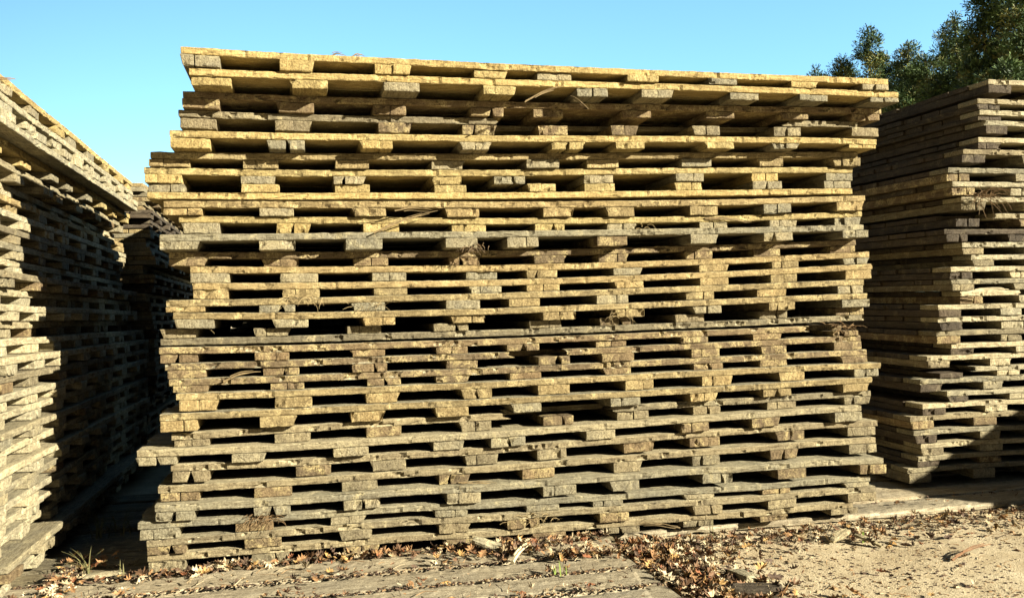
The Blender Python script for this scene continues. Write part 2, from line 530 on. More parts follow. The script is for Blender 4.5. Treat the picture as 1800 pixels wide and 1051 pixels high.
curves = []
for i, (tone, fo, inv, xs, zs, bl) in enumerate(CENTER):
    amp = 0.014 if i >= 26 else (0.007 if i >= 22 else 0.004)
    curves.append(wavy(cubic(xs, zs), amp))
Y0 = 5.08
DT = 0.037
for i, (tone, fo, inv, xs, zs, bl) in enumerate(CENTER):
    x0, x1 = xs[0], xs[-1]
    L = x1 - x0
    zt = curves[i]
    yf = Y0 - fo
    def ztop(x, zt=zt, x0=x0):
        return zt(x + x0)
    if inv:
        above = curves[i - 1]
        def ch(x, zt=zt, above=above, x0=x0):
            return min(0.058, (above(x + x0) - DT - zt(x + x0)) * 0.5)
    else:
        below = curves[i + 1] if i + 1 < len(curves) else (lambda x: 0.004)
        nxt_inv = i + 1 < len(curves) and CENTER[i + 1][2]
        def ch(x, zt=zt, below=below, x0=x0, nxt_inv=nxt_inv):
            room = zt(x + x0) - DT - below(x + x0) - 0.002
            return min(0.060, room * (0.5 if nxt_inv else 1.0))
    words = '%s timber mat, %s of the middle stack' % (TONE_WORD[tone], rank(i, len(CENTER)))
    if i in NOTE:
        words += ', ' + NOTE[i]
    gaps = [(a - x0, b - x0) for a, b in GAPS.get(i, [])]
    if i == 17:
        gaps = [(3.16 - x0, L)]
    make_mat((x0, yf, 0.0), 0.0, words, 'timber mats of the tall middle stack', tone, L,
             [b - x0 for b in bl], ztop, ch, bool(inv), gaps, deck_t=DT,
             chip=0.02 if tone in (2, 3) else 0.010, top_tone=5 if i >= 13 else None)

# ---------------------------------------------------------------- the right-hand stack
# front left corner of each mat, top to bottom (metres)
RIGHT = [(4.855, 5.35, 2.9499),
         (4.761, 5.36, 2.8087),
         (4.786, 5.369, 2.7294),
         (4.83, 5.379, 2.6562),
         (4.786, 5.389, 2.5355),
         (4.661, 5.398, 2.4478),
         (4.535, 5.408, 2.3135),
         (4.582, 5.418, 2.2152),
         (4.658, 5.427, 2.1063),
         (4.619, 5.437, 1.9876),
         (4.522, 5.447, 1.8731),
         (4.676, 5.456, 1.7789),
         (4.763, 5.466, 1.688),
         (4.589, 5.476, 1.6029),
         (4.603, 5.485, 1.5123),
         (4.681, 5.495, 1.4244),
         (4.497, 5.504, 1.3284),
         (4.506, 5.514, 1.2373),
         (4.491, 5.524, 1.1383),
         (4.626, 5.533, 1.0431),
         (4.423, 5.543, 0.9578),
         (4.529, 5.553, 0.8666),
         (4.375, 5.562, 0.7888),
         (4.607, 5.572, 0.6915),
         (4.403, 5.582, 0.6079),
         (4.302, 5.591, 0.5206),
         (4.339, 5.601, 0.414),
         (4.401, 5.611, 0.3139),
         (4.381, 5.62, 0.2221),
         (4.299, 5.63, 0.1382)]
nR = len(RIGHT)
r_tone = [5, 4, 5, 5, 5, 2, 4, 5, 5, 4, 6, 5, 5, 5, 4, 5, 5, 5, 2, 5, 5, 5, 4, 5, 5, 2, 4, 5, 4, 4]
for i, (x, y, z) in enumerate(RIGHT):
    zb = RIGHT[i + 1][2] if i + 1 < nR else 0.003
    room = z - DT - zb - 0.003
    dz = random.uniform(-0.002, 0.002)
    amp = 0.012 if i > 23 else 0.004
    zt = wavy(lambda q, z=z: 0.0, amp)
    words = '%s timber mat, %s of the right-hand stack' % (TONE_WORD[r_tone[i]], rank(i, nR))
    bl = std_blocks(4.27)
    gp = [(0.0, 0.34)] if i in (9, 21) else ([(0.5, 0.9)] if i == 15 else [])
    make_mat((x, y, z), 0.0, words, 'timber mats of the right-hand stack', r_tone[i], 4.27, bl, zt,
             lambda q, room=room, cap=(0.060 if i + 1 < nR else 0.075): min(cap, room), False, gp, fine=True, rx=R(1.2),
             deck_t=DT, chip=0.016, deck_tone=6, end_tone=random.choice((6, 6, 2, 3)), top_tone=5)  # dark deck and end-board tones paint in shade on the stack's left side

# ---------------------------------------------------------------- the left-hand stack, its long side on the aisle
nL = 29
for i in range(nL):
    z = 2.600 - i * 0.0893
    if i < 3:
        X = (-1.45, -1.46, -1.43)[i]
    elif i < 11:
        X = -1.57 if i < 5 else -1.62
    elif i < 15:
        X = -1.53
    else:
        X = -1.42
    if i >= 3:
        X += random.uniform(-0.05, 0.04)
    if i == nL - 2:
        X = -1.37
    yn = 4.36 if i < 3 else random.uniform(4.45, 4.62)
    if i > 14:
        yn = random.uniform(4.60, 4.80)
    tone = [0, 5, 5, 0, 4, 5, 1, 5, 2, 4, 5, 2, 5, 5, 4, 5, 5, 2, 5, 5, 4, 5, 5, 4, 5, 5, 5, 4, 5][i]
    words = '%s timber mat, %s of the left-hand stack' % (TONE_WORD[tone], rank(i, nL))
    room = 0.0893 - DT - 0.003
    turned = i == 2
    if turned:
        z -= 0.0500
    yaw = random.uniform(-0.006, 0.006)
    zt = wavy(lambda q: 0.0, 0.006)
    make_mat((X, yn, z), R(90) + yaw, words, 'timber mats of the left-hand stack', tone, 4.27 if i > 2 else 4.16,
             std_blocks(4.27 if i > 2 else 4.16), zt, lambda q, room=room: min(0.060, room), turned, (), fine=True,
             deck_t=DT, chip=0.014)

# ---------------------------------------------------------------- stacks farther off, copied from a few built mats
def copy_thing(root, loc, rz, label, group):
    c = root.copy()
    COL.objects.link(c)
    c.location = loc
    c.rotation_euler = (0, 0, rz)
    c['label'] = label
    c['group'] = group
    for ch in root.children:
        d = ch.copy()
        COL.objects.link(d)
        d.parent = c
    return c

protos = []
for q in range(4):
    protos.append(make_mat((0, 0, 0), 0, 'x', 'x', (2, 4, 1, 6)[q], 4.27, std_blocks(4.27), lambda x: 0.0,
                           lambda x: 0.0455, False, (), fine=False, deck_t=DT))
used = [False] * 4
def place(loc, rz, tonei, words, group):
    if not used[tonei]:
        used[tonei] = True
        p = protos[tonei]
        p.location = loc
        p.rotation_euler = (0, 0, rz)
        p['label'] = words
        p['group'] = group
        return p
    return copy_thing(protos[tonei], loc, rz, words, group)

nB = 31
for i in range(nB):
    k = random.randrange(4)
    jut = random.uniform(-0.06, 0.06)
    words = '%s timber mat, %s of the far aisle stack' % (TONE_WORD[(2, 4, 1, 6)[k]], rank(i, nB))
    place((-1.42 + jut, 9.15 + random.uniform(-0.08, 0.08), -0.085 + (nB - i) * 0.0895), R(90) + random.uniform(-.01, .01), k,
          words, 'timber mats of the stack at the far end of the aisle')
for i in range(31):
    k = random.randrange(4)
    place((1.80 + random.uniform(-0.06, 0.06), 8.12 + random.uniform(-0.05, 0.05), -0.085 + (31 - i) * 0.0895), R(90), k,
          'timber mat in the stack standing behind the tall middle stack', 'timber mats of the stack behind the middle one')
for i in range(21):
    k = random.randrange(4)
    place((7.6 + random.uniform(-0.03, 0.03), 2.43 + random.uniform(-0.04, 0.04), -0.085 + (21 - i) * 0.0895), 0, k,
          'timber mat in the stack outside the right edge of the photo', 'timber mats of the stack that shades the right-hand one')

# ---------------------------------------------------------------- mats laid flat on the ground as a floor
def ground_mat(x0, x1, y0, y1, top, label, pw=0.265, gap=0.03, dense=0.05, mat=None, skew=0.0):
    mat = mat or WOOD_FLOOR
    t = empty('ground_mat', ((x0 + x1) / 2, y0, top - 0.088))
    tag(t, label, 'ground mat', 'mats laid flat on the ground')
    cx = (x0 + x1) / 2
    y = 0.0
    n = int((y1 - y0) / (pw + gap))
    w = ((y1 - y0) - gap * (n - 1)) / n
    for q in range(n):
        s = sd()
        e0, e1 = random.uniform(-0.04, 0.03), random.uniform(-0.03, 0.02)
        lift = random.uniform(-0.016, 0.0)
        V, F = [], []
        f0 = rough(s, 0.003, 0.006, 0.01, None)
        cup = random.uniform(-0.006, 0.006)
        def f(x, yy, z, ex, ey, ez, f0=f0, s=s, lift=lift, cup=cup, ya=y, w=w):
            px, py, pz = f0(x, yy, z, ex, ey, ez)
            if x > 0:
                px -= skew * (y1 - y0 - yy) * min(1.0, x)
            py += 0.010 * noise.noise(Vector((x * 0.8, s, 1.0)))
            u = (yy - ya) / w * 2 - 1
            pz += lift + cup * (1 - u * u) + 0.006 * noise.noise(Vector((x * 1.1, s, 5.0)))
            pz -= 0.012 * max(0.0, noise.noise(Vector((x * 2.2, yy * 9.0, s))) - 0.3)
            return (px, py, pz)
        grid_box(steps(x0 - cx + e0, x1 - cx + e1, dense), steps(y, y + w, w / 6), [0.044, 0.066, 0.088], f, V, F)
        link('plank', V, F, mat, t)
        y += w + gap
    V, F = [], []
    for q in range(max(3, int((x1 - x0) / 0.5))):
        bx = x0 - cx + 0.1 + q * (x1 - x0 - 0.2) / (max(3, int((x1 - x0) / 0.5)) - 1)
        grid_box([bx - 0.1, bx + 0.1], [0.02, (y1 - y0) / 2, y1 - y0 - 0.02], [0.0, 0.043], rough(sd(), 0.003, 0.004), V, F)
    link('cross_boards', V, F, WOOD_FLOOR, t)
    return t

ground_mat(-2.6, 1.755, 2.55, 4.97, 0.0, 'weathered grey ground mat strewn with leaves along the front edge', dense=0.03, skew=0.15)
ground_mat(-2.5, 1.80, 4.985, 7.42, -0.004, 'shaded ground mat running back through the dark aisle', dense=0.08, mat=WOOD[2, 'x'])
ground_mat(1.83, 6.15, 5.085, 7.52, 0.0, 'bleached ground mat between the middle and right-hand stacks', dense=0.04)
ground_mat(6.19, 10.5, 5.12, 7.55, 0.0, 'ground mat under the right-hand stack, farthest right', dense=0.15)
ground_mat(-6.9, -2.64, 4.4, 6.8, -0.004, 'ground mat under the left-hand stack, front one', dense=0.2)
ground_mat(-6.9, -2.54, 6.85, 9.2, -0.004, 'ground mat under the left-hand stack, back one', dense=0.2)

# ---------------------------------------------------------------- the sandy ground
def ground_material():
    m = bpy.data.materials.new('sand')
    m.use_nodes = True
    nt = m.node_tree
    bs = nt.nodes['Principled BSDF']
    bs.inputs['Roughness'].default_value = 0.95
    bs.inputs['Specular IOR Level'].default_value = 0.1
    tc = N(nt, 'ShaderNodeTexCoord')
    v = tc.outputs['Object']
    big = tex(nt, v, 1.3, 4, 0.6)
    med = tex(nt, v, 9.0, 5, 0.65)
    grain = tex(nt, v, 110.0, 3, 0.7)
    col = mixc(nt, 'MIX', ramp(nt, big, 0.35, 0.65), (0.53, 0.45, 0.30), (0.44, 0.36, 0.23))
    col = mixc(nt, 'MULTIPLY', 0.7, col, ramp(nt, med, 0.3, 0.6, (0.72, 0.66, 0.58, 1), (1.08, 1.08, 1.08, 1)))
    col = mixc(nt, 'MIX', ramp(nt, grain, 0.60, 0.68), col, (0.12, 0.075, 0.04))
    col = mixc(nt, 'MULTIPLY', 0.5, col, ramp(nt, grain, 0.3, 0.55, (0.7, 0.68, 0.62, 1), (1.1, 1.1, 1.1, 1)))
    # far off, the yard gives way to dry grass
    nt.links.new(col, bs.inputs['Base Color'])
    add = N(nt, 'ShaderNodeMath', operation='ADD')
    nt.links.new(med, add.inputs[0])
    nt.links.new(grain, add.inputs[1])
    b = N(nt, 'ShaderNodeBump')
    b.inputs['Strength'].default_value = 0.8
    b.inputs['Distance'].default_value = 0.015
    nt.links.new(add.outputs[0], b.inputs['Height'])
    nt.links.new(b.outputs[0], bs.inputs['Normal'])
    return m

SAND = ground_material()
def sheet_steps():
    xs = [-900, -300, -100, -40, -15, -6] + steps(-3.0, 1.0, 0.4) + steps(1.04, 6.0, 0.04) + [7, 9, 15, 40, 100, 300, 900]
    ys = [-900, -300, -80, -20, -5, 0, 1.5, 2.4] + steps(2.6, 5.6, 0.04) + [6, 7, 9, 12, 20, 40, 100, 300, 900]
    return xs, ys
xs, ys = sheet_steps()
def gz(x, y):
    near = 1.0 if (1.0 < x < 6.2 and 2.5 < y < 5.7) else 0.0
    h = -0.088
    if near:
        h += 0.009 * noise.noise(Vector((x * 2.0, y * 2.0, 0))) + 0.004 * noise.noise(Vector((x * 9, y * 9, 2))) \
             + 0.0025 * noise.noise(Vector((x * 22, y * 22, 4)))
        e = min(1, max(0, (x - 1.8) / 0.3)) * min(1, max(0, (y - 4.6) / 0.45))
        h += 0.02 * e
    return h
V = [(x, y, gz(x, y)) for y in ys for x in xs]
nx = len(xs)
F = [(j * nx + i, j * nx + i + 1, (j + 1) * nx + i + 1, (j + 1) * nx + i) for j in range(len(ys) - 1) for i in range(nx - 1)]
tag(link('ground', V, F, SAND, smooth=True), kind='structure')

# ---------------------------------------------------------------- fallen leaves (nobody could count them)
LEAF_C = [(0.36, 0.20, 0.09), (0.52, 0.32, 0.12), (0.54, 0.42, 0.25), (0.21, 0.12, 0.065), (0.11, 0.07, 0.045), (0.60, 0.50, 0.33), (0.30, 0.12, 0.055)]
LEAF_M = [plain('leaf_%d' % i, tuple(0.72 * q for q in c), 0.7, 0.35, 40.0) for i, c in enumerate(LEAF_C)]
LEAF_W = [6, 3, 6, 7, 7, 3, 2]

LOBES = [(0, -0.5), (0.08, -0.34), (0.30, -0.22), (0.16, -0.08), (0.42, 0.10), (0.18, 0.18), (0.30, 0.40), (0.10, 0.36), (0, 0.52)]
def add_leaf(V, F, MI, p, size, yaw, tilt, roll, curl, mi, thin=1.0):
    out = LOBES + [(-x, y) for x, y in LOBES[-2:0:-1]]
    M = Matrix.Rotation(yaw, 3, 'Z') @ Matrix.Rotation(tilt, 3, 'X') @ Matrix.Rotation(roll, 3, 'Y')
    base = len(V)
    j = random.uniform(0.8, 1.2)
    for (x, y) in [(0, 0.05)] + out:
        z = curl * (x * x * 2.2 + (y * y) * 0.9) + random.uniform(-0.03, 0.03)
        q = M @ Vector((x * j * thin * size, y * size, z * size))
        V.append((p[0] + q.x, p[1] + q.y, p[2] + q.z))
    n = len(out)
    for a in range(n):
        F.append((base, base + 1 + a, base + 1 + (a + 1) % n))
        MI.append(mi)

LV, LF, LM = [], [], []
def scatter(n, fx, size=(0.03, 0.075), up=0.5):
    for _ in range(n):
        x, y, z = fx()
        s = size[0] + (size[1] * 1.25 - size[0]) * random.random() ** 1.8
        add_leaf(LV, LF, LM, (x, y, z + random.uniform(0.002, 0.03) * up + s * 0.10), s, random.uniform(0, 6.28),
                 random.gauss(0, 0.45) * up, random.gauss(0, 0.45) * up, random.uniform(0.1, 1.3) * random.choice((1, 1, -1)),
                 random.choices(range(7), LEAF_W)[0], random.uniform(0.5, 1.0))

def along_foot():
    x = random.uniform(-0.95, 1.75)
    return (x, 5.0 - abs(random.gauss(0.02, 0.045)) - (0.03 if x < -0.5 else 0.0), 0.0)
scatter(330, along_foot, (0.025, 0.075), 0.9)
def wedge():
    x = 1.78 + abs(random.gauss(0, 0.26))
    y = random.uniform(3.0, 5.05)
    return (x, y, -0.085 + 0.03 * random.random() * math.exp(-(x - 1.78) * 4))
scatter(1700, wedge, (0.025, 0.08), 1.0)
def right_foot():
    x = random.uniform(1.9, 5.6)
    y = 5.0 - abs(random.gauss(0.0, 0.20))
    return (x, y, gz(x, y) + 0.01)
scatter(1200, right_foot, (0.02, 0.06), 0.9)
def left_foot():
    t = random.random()
    y = random.uniform(4.0, 5.5)
    return (-1.30 + abs(random.gauss(0, 0.13)), y, 0.0)
scatter(260, left_foot, (0.03, 0.065), 0.8)
SEAMS = [2.55 + i * (2.42 + 0.012) / 8.75 for i in range(10)]
nPl = int(2.42 / (0.265 + 0.03))
wPl = (2.42 - 0.03 * (nPl - 1)) / nPl
SEAMS = [2.55 + (i + 1) * (wPl + 0.03) for i in range(nPl)]
def seam():
    y = random.choice(SEAMS[3:]) + random.gauss(0, 0.018)
    x = random.uniform(-1.4, 1.7)
    while noise.noise(Vector((x * 2.3, y * 7, 0))) < -0.08:
        x = random.uniform(-1.4, 1.7)
    return (x, y, 0.0)
scatter(420, seam, (0.015, 0.05), 0.8)
scatter(90, lambda: (random.uniform(-1.4, 1.7), random.uniform(3.4, 4.9), 0.002), (0.02, 0.06), 0.5)
def mid_cluster():
    return (random.gauss(1.15, 0.22), random.gauss(4.82, 0.07), 0.0)
scatter(160, mid_cluster, (0.03, 0.07), 1.0)
scatter(110, lambda: (random.uniform(1.3, 1.7), random.gauss(4.63, 0.03), 0.0), (0.03, 0.06), 1.0)
def open_sand():
    x, y = random.uniform(2.2, 5.6), random.uniform(2.9, 4.9)
    return (x, y, gz(x, y))
scatter(230, open_sand, (0.02, 0.06), 0.6)
def on_base():
    return (random.uniform(3.6, 5.8), random.uniform(5.1, 5.3), 0.0)
scatter(60, on_base, (0.02, 0.05), 0.7)
tag(link('leaf_litter', LV, LF, LEAF_M, None, LM), 'brown and orange fallen leaves drifted along the foot of the stacks', 'leaves', None, 'stuff')

def tube(V, F, pts, r0, r1, n=5):
    base = len(V)
    m = len(pts)
    for i, p in enumerate(pts):
        d = (Vector(pts[min(i + 1, m - 1)]) - Vector(pts[max(i - 1, 0)])).normalized()
        u = d.cross(Vector((0.3, 0.2, 1))).normalized()
        w = d.cross(u)
        r = r0 + (r1 - r0) * i / (m - 1)
        for a in range(n):
            an = 2 * math.pi * a / n
            q = Vector(p) + (u * math.cos(an) + w * math.sin(an)) * r
            V.append(tuple(q))
    for i in range(m - 1):
        for a in range(n):
            b2 = (a + 1) % n
            F.append((base + i * n + a, base + i * n + b2, base + (i + 1) * n + b2, base + (i + 1) * n + a))
    F.append(tuple(base + a for a in range(n))[::-1])
    F.append(tuple(base + (m - 1) * n + a for a in range(n)))

# dark crumbs of bark and wood on the sand and in the plank seams
CR_M = [plain('crumb_dark', (0.07, 0.045, 0.03), 0.9, 0.4), plain('crumb_brown', (0.22, 0.14, 0.07), 0.9, 0.4), plain('crumb_pale', (0.36, 0.29, 0.18), 0.9, 0.3)]
V, F, MI = [], [], []
def crumb(p, s, mi):
    base = len(V)
    yaw = random.uniform(0, 6.28)
    c, sn = math.cos(yaw), math.sin(yaw)
    l, w, h = s * random.uniform(0.6, 1.3), s * random.uniform(0.4, 0.9), s * random.uniform(0.2, 0.6)
    tl = random.uniform(-0.3, 0.3)
    for dz in (0, 1):
        for dx, dy in ((-1, -0.8), (1, -1), (0.8, 1), (-1, 0.7)):
            x, y = dx * l * (1 - 0.3 * dz), dy * w * (1 - 0.35 * dz) * random.uniform(0.7, 1.1)
            V.append((p[0] + x * c - y * sn, p[1] + x * sn + y * c, p[2] + dz * h + tl * x))
    for q in ((0, 3, 2, 1), (4, 5, 6, 7), (0, 1, 5, 4), (1, 2, 6, 5), (2, 3, 7, 6), (3, 0, 4, 7)):
        F.append(tuple(base + a for a in q))
        MI.append(mi)
for _ in range(9000):
    x = random.uniform(1.8, 5.8)
    y = random.uniform(2.9, 5.1)
    if noise.noise(Vector((x * 1.7, y * 2.6, 7))) < random.uniform(-0.6, 0.25) and y < 4.7:
        continue
    crumb((x, y, gz(x, y) - 0.001), random.uniform(0.003, 0.011) * (1 if random.random() < 0.93 else 2.0), random.choices((0, 1, 2), (5, 3, 2))[0])
for _ in range(4200):
    y = random.choice(SEAMS[2:]) - 0.015 + random.gauss(0, 0.011)
    crumb((random.uniform(-1.5, 1.72), y, -0.014 + random.random() * 0.012), random.uniform(0.004, 0.011), random.choices((0, 1, 2), (7, 3, 1))[0])
for _ in range(170):
    if random.random() < 0.55:
        x, y = random.uniform(1.85, 5.4), random.uniform(3.2, 5.02)
        z = gz(x, y) + 0.006
    else:
        x, y, z = random.uniform(-1.2, 1.7), random.uniform(3.7, 4.98), 0.006
    a, l = random.uniform(0, 3.14), random.uniform(0.03, 0.14)
    nf = len(F)
    k = random.uniform(-0.4, 0.4)
    tube(V, F, [(x, y, z), (x + l * 0.5 * math.cos(a), y + l * 0.5 * math.sin(a), z + random.uniform(0, 0.012)),
                (x + l * math.cos(a + k), y + l * math.sin(a + k), z + random.uniform(0, 0.008))], random.uniform(0.0012, 0.003), 0.001, 4)
    MI.extend([random.choice((0, 1, 1, 2))] * (len(F) - nf))
tag(link('bark_crumbs', V, F, CR_M, None, MI), 'dark crumbs of bark and rotten wood scattered over the sand', 'wood debris', None, 'stuff')

# ---------------------------------------------------------------- loose pieces of wood, splinters, roots, sprouts
def chunk(name, loc, dims, rot, tone, label, cat, pinch=0.3, bend=0.0):
    V, F = [], []
    l, w, h = dims
    f0 = rough(sd(), 0.004, 0.006, 0.0)
    def f(x, y, z, ex, ey, ez):
        k = 1 - pinch * abs(x / (l / 2)) ** 2
        px, py, pz = f0(x, y * k, z, ex, ey, ez)
        return (px, py, pz + bend * (x / l) ** 2)
    grid_box(steps(-l / 2, l / 2, 0.02), steps(-w / 2, w / 2, 0.02), steps(0, h, 0.015), f, V, F)
    o = link(name, V, F, WOOD[tone, 'x'])
    o.location = loc
    o.rotation_euler = rot
    return tag(o, label, cat)

chunk('wood_block', (2.21, 4.21, -0.085), (0.17, 0.10, 0.05), (0.1, 0.05, R(100)), 5, 'bleached wood block half buried beside the leaf drift on the sand', 'wood block', 0.05)
chunk('wood_slab', (1.0, 4.86, 0.03), (0.20, 0.075, 0.03), (0.25, 0.28, R(-25)), 5, 'pale wood slab lying askew in leaves at the foot of the middle stack', 'wood scrap', 0.2)
chunk('bark_piece', (3.12, 4.72, -0.045), (0.19, 0.07, 0.022), (0.2, -0.20, R(20)), 5, 'pale curved bark piece leaning on another beside a green sprout', 'bark piece', 0.4, -0.04)
chunk('bark_piece', (3.24, 4.62, -0.06), (0.17, 0.05, 0.02), (0.1, 0.30, R(-50)), 4, 'narrow grey bark piece right of the green sprout on the sand', 'bark piece', 0.4, -0.03)
chunk('bark_piece', (2.16, 3.98, -0.075), (0.26, 0.11, 0.04), (0.1, 0.0, R(-20)), 6, 'dark bark piece lying in the leaves at the bottom edge', 'bark piece', 0.3)
chunk('wood_scrap', (-1.04, 5.02, 0.008), (0.20, 0.08, 0.015), (0.1, 0, R(12)), 5, 'pale flat wood scrap at the mouth of the dark aisle', 'wood scrap', 0.4)
chunk('wood_scrap', (-1.25, 5.05, 0.008), (0.13, 0.07, 0.015), (0, 0.1, R(-22)), 5, 'pale flat wood scrap at the foot of the left-hand stack', 'wood scrap', 0.4)
chunk('wood_scrap', (1.55, 4.78, 0.003), (0.15, 0.05, 0.02), (0.1, 0.1, R(5)), 5, 'pale splintered scrap on the corner of the front ground mat', 'wood scrap', 0.4)

STRAW = plain('dry_straw', (0.32, 0.24, 0.12), 0.8, 0.3)
ROOT = plain('dead_root', (0.17, 0.11, 0.055), 0.85, 0.4)
SPLM = plain('splinter_wood', (0.18, 0.13, 0.065), 0.8, 0.3)

def splinter(p, q, r, label, name='splinter', mat=None, wob=0.012, cat='splinter', extra=2):
    V, F = [], []
    p, q = Vector(p), Vector(q)
    for e in range(1 + extra):
        jit = Vector((random.uniform(-1, 1), random.uniform(-1, 1), random.uniform(-1, 1))) * 0.012 * (e > 0)
        t0 = 0 if e == 0 else random.uniform(0, 0.3)
        t1 = 1 if e == 0 else random.uniform(0.6, 0.95)
        pts = []
        for i in range(7):
            t = t0 + (t1 - t0) * i / 6
            b_ = p.lerp(q, t) + jit + Vector((0, 0, math.sin(t * 3.1) * wob)) + Vector(noise.noise_vector(Vector((t * 4, r * 90, e)))) * 0.006
            pts.append(tuple(b_))
        tube(V, F, pts, r * (1 if e == 0 else 0.5), r * 0.25, 5)
    c = p
    V = [(a - c.x, b2 - c.y, d - c.z) for a, b2, d in V]
    o = link(name, V, F, mat or SPLM)
    o.location = c
    return tag(o, label, cat)

splinter((1.21, 4.66, 2.49), (1.47, 4.74, 2.61), 0.004, 'long twisted splinter hanging under the second mat of the middle stack', extra=3)
splinter((1.62, 4.78, 2.49), (1.52, 4.80, 2.57), 0.003, 'short thin splinter hanging beside the long twisted one')
splinter((0.40, 4.95, 1.80), (0.77, 4.98, 1.93), 0.005, 'long pale splinter slanting across the middle stack', extra=3)
splinter((0.52, 4.96, 1.925), (0.74, 5.0, 1.935), 0.004, 'thin splinter lying almost level above the long slanting one')
splinter((0.29, 4.83, 2.745), (0.36, 4.9, 2.775), 0.005, 'twig lying on top of the middle stack, forked one', 'twig', ROOT, cat='twig')
splinter((0.18, 4.86, 2.755), (0.27, 4.9, 2.765), 0.004, 'small twig lying on top of the middle stack, left of the forked one', 'twig', ROOT, cat='twig')
splinter((-0.42, 5.03, 1.0), (-0.22, 5.05, 1.045), 0.006, 'loose stick sticking out between lower mats near the left end', 'stick', cat='stick')
splinter((-0.60, 5.05, 1.33), (-0.46, 5.06, 1.26), 0.0025, 'thin twig crossing the dark gap near the left end', 'twig', STRAW, cat='twig')
splinter((1.07, 4.60, 0.012), (1.24, 4.86, 0.03), 0.012, 'pale broken stick lying on the front ground mat', 'stick', plain('pale_stick', (0.45, 0.38, 0.24), 0.8), cat='stick')
splinter((3.45, 4.18, -0.07), (3.82, 4.30, -0.045), 0.007, 'orange brown leafy twig lying on the sand', 'twig', plain('rust_twig', (0.17, 0.09, 0.045), 0.8), wob=0.012, cat='twig')
splinter((-1.46, 4.66, 2.52), (-1.34, 4.74, 2.535), 0.008, 'dark splinter jutting from the top of the left-hand stack', mat=ROOT, wob=0.0)
splinter((2.2, 4.97, 0.02), (1.9, 5.02, 0.05), 0.005, 'stick poking out of the leaves at the foot of the middle stack', 'stick', cat='stick')
splinter((0.86, 5.02, 0.37), (1.15, 5.0, 0.33), 0.004, 'splinter peeling off a lower mat near the middle', extra=3)
splinter((2.45, 5.04, 1.90), (2.75, 5.0, 1.87), 0.005, 'frayed splinters hanging under the ninth mat of the middle stack', extra=5)
splinter((4.62, 5.42, 1.405), (4.98, 5.36, 1.43), 0.010, 'bright frayed splinter on the right-hand stack', mat=plain('pale_splinter', (0.46, 0.39, 0.25), 0.8), extra=4)

def tuft(loc, n, length, mat, label, cat, droop=0.7, spread=0.05, name='root_tuft', r=0.0016, up=0.0):
    V, F = [], []
    for _ in range(n):
        x, y, z = random.gauss(0, spread), random.gauss(0, 0.012), random.gauss(0, spread * 0.3)
        a = random.uniform(0, 6.28)
        dirv = Vector((math.cos(a) * 0.7, -abs(math.sin(a)) * 0.35, random.uniform(-0.3, 0.6) + up)).normalized()
        l = length * random.uniform(0.4, 1.0)
        pts = []
        p = Vector((x, y, z))
        for i in range(6):
            pts.append(tuple(p))
            p = p + dirv * l / 5
            dirv = (dirv + Vector((random.uniform(-.35, .35), random.uniform(-.15, .1), -droop * 0.4 + random.uniform(-.2, .2)))).normalized()
        tube(V, F, pts, r, r * 0.4, 4)
    o = link(name, V, F, mat)
    o.location = loc
    return tag(o, label, cat)

tuft((4.79, 5.36, 2.10), 45, 0.26, ROOT, 'large brown tuft of dead roots hanging on the right-hand stack', 'roots', 0.9, 0.035, r=0.0022)
tuft((-0.22, 4.99, 0.255), 70, 0.09, ROOT, 'brown clump of dried roots caught between the lowest mats', 'roots', 0.8, 0.035, r=0.002)
tuft((0.95, 4.99, 1.72), 50, 0.07, plain('moss', (0.13, 0.09, 0.05), 0.9), 'dark mossy clump under the eleventh mat of the middle stack', 'roots', 0.9, 0.03, r=0.003)
tuft((0.36, 5.05, 1.40), 26, 0.12, STRAW, 'straw tuft caught in the middle of the tall stack', 'straw', 0.3, 0.05, 'straw_tuft')
tuft((-0.02, 5.05, 1.44), 22, 0.12, STRAW, 'straw tuft caught near the left end of the tall stack', 'straw', 0.8, 0.06, 'straw_tuft')
tuft((1.86, 5.05, 1.31), 14, 0.14, STRAW, 'straw strands hanging right of the middle of the tall stack', 'straw', 1.0, 0.04, 'straw_tuft')
tuft((3.40, 5.05, 1.20), 30, 0.08, ROOT, 'frayed wood fibres at the right end of the tall stack', 'straw', 0.5, 0.05, 'straw_tuft', 0.003)
tuft((2.0, 5.03, 1.83), 16, 0.07, STRAW, 'straw tuft hanging in the right half of the tall stack', 'straw', 0.9, 0.05, 'straw_tuft', 0.002)
tuft((0.9, 5.0, 0.33), 20, 0.12, STRAW, 'straw tuft caught low in the middle of the tall stack', 'straw', 0.5, 0.05, 'straw_tuft')
tuft((1.32, 5.0, 0.13), 26, 0.12, STRAW, 'straw tuft just above the leaves under the tall stack', 'straw', 0.5, 0.07, 'straw_tuft')

def blades(loc, n, h, mat, label, spread=0.03, w=0.006, lean=0.35):
    V, F = [], []
    for _ in range(n):
        x, y = random.gauss(0, spread), random.gauss(0, spread)
        a = random.uniform(0, 6.28)
        c, s = math.cos(a), math.sin(a)
        hh = h * random.uniform(0.5, 1.0)
        ln = random.uniform(0.1, 1.0) * lean * hh * 2
        pv = []
        for i in range(6):
            t = i / 5
            ww = w * (1 - t) ** 0.6
            px, py, pz = x + c * ln * t * t, y + s * ln * t * t, hh * (t - 0.25 * t * t * (ln / hh))
            pv.append(((px - s * ww, py + c * ww, pz), (px, py, pz - 0.0015), (px + s * ww, py - c * ww, pz)))
        base = len(V)
        for tr in pv:
            V.extend(tr)
        for i in range(5):
            for q in (0, 1):
                F.append((base + i * 3 + q, base + i * 3 + q + 1, base + (i + 1) * 3 + q + 1, base + (i + 1) * 3 + q))
    o = link('grass_sprout', V, F, mat)
    o.location = loc
    return tag(o, label, 'plant')

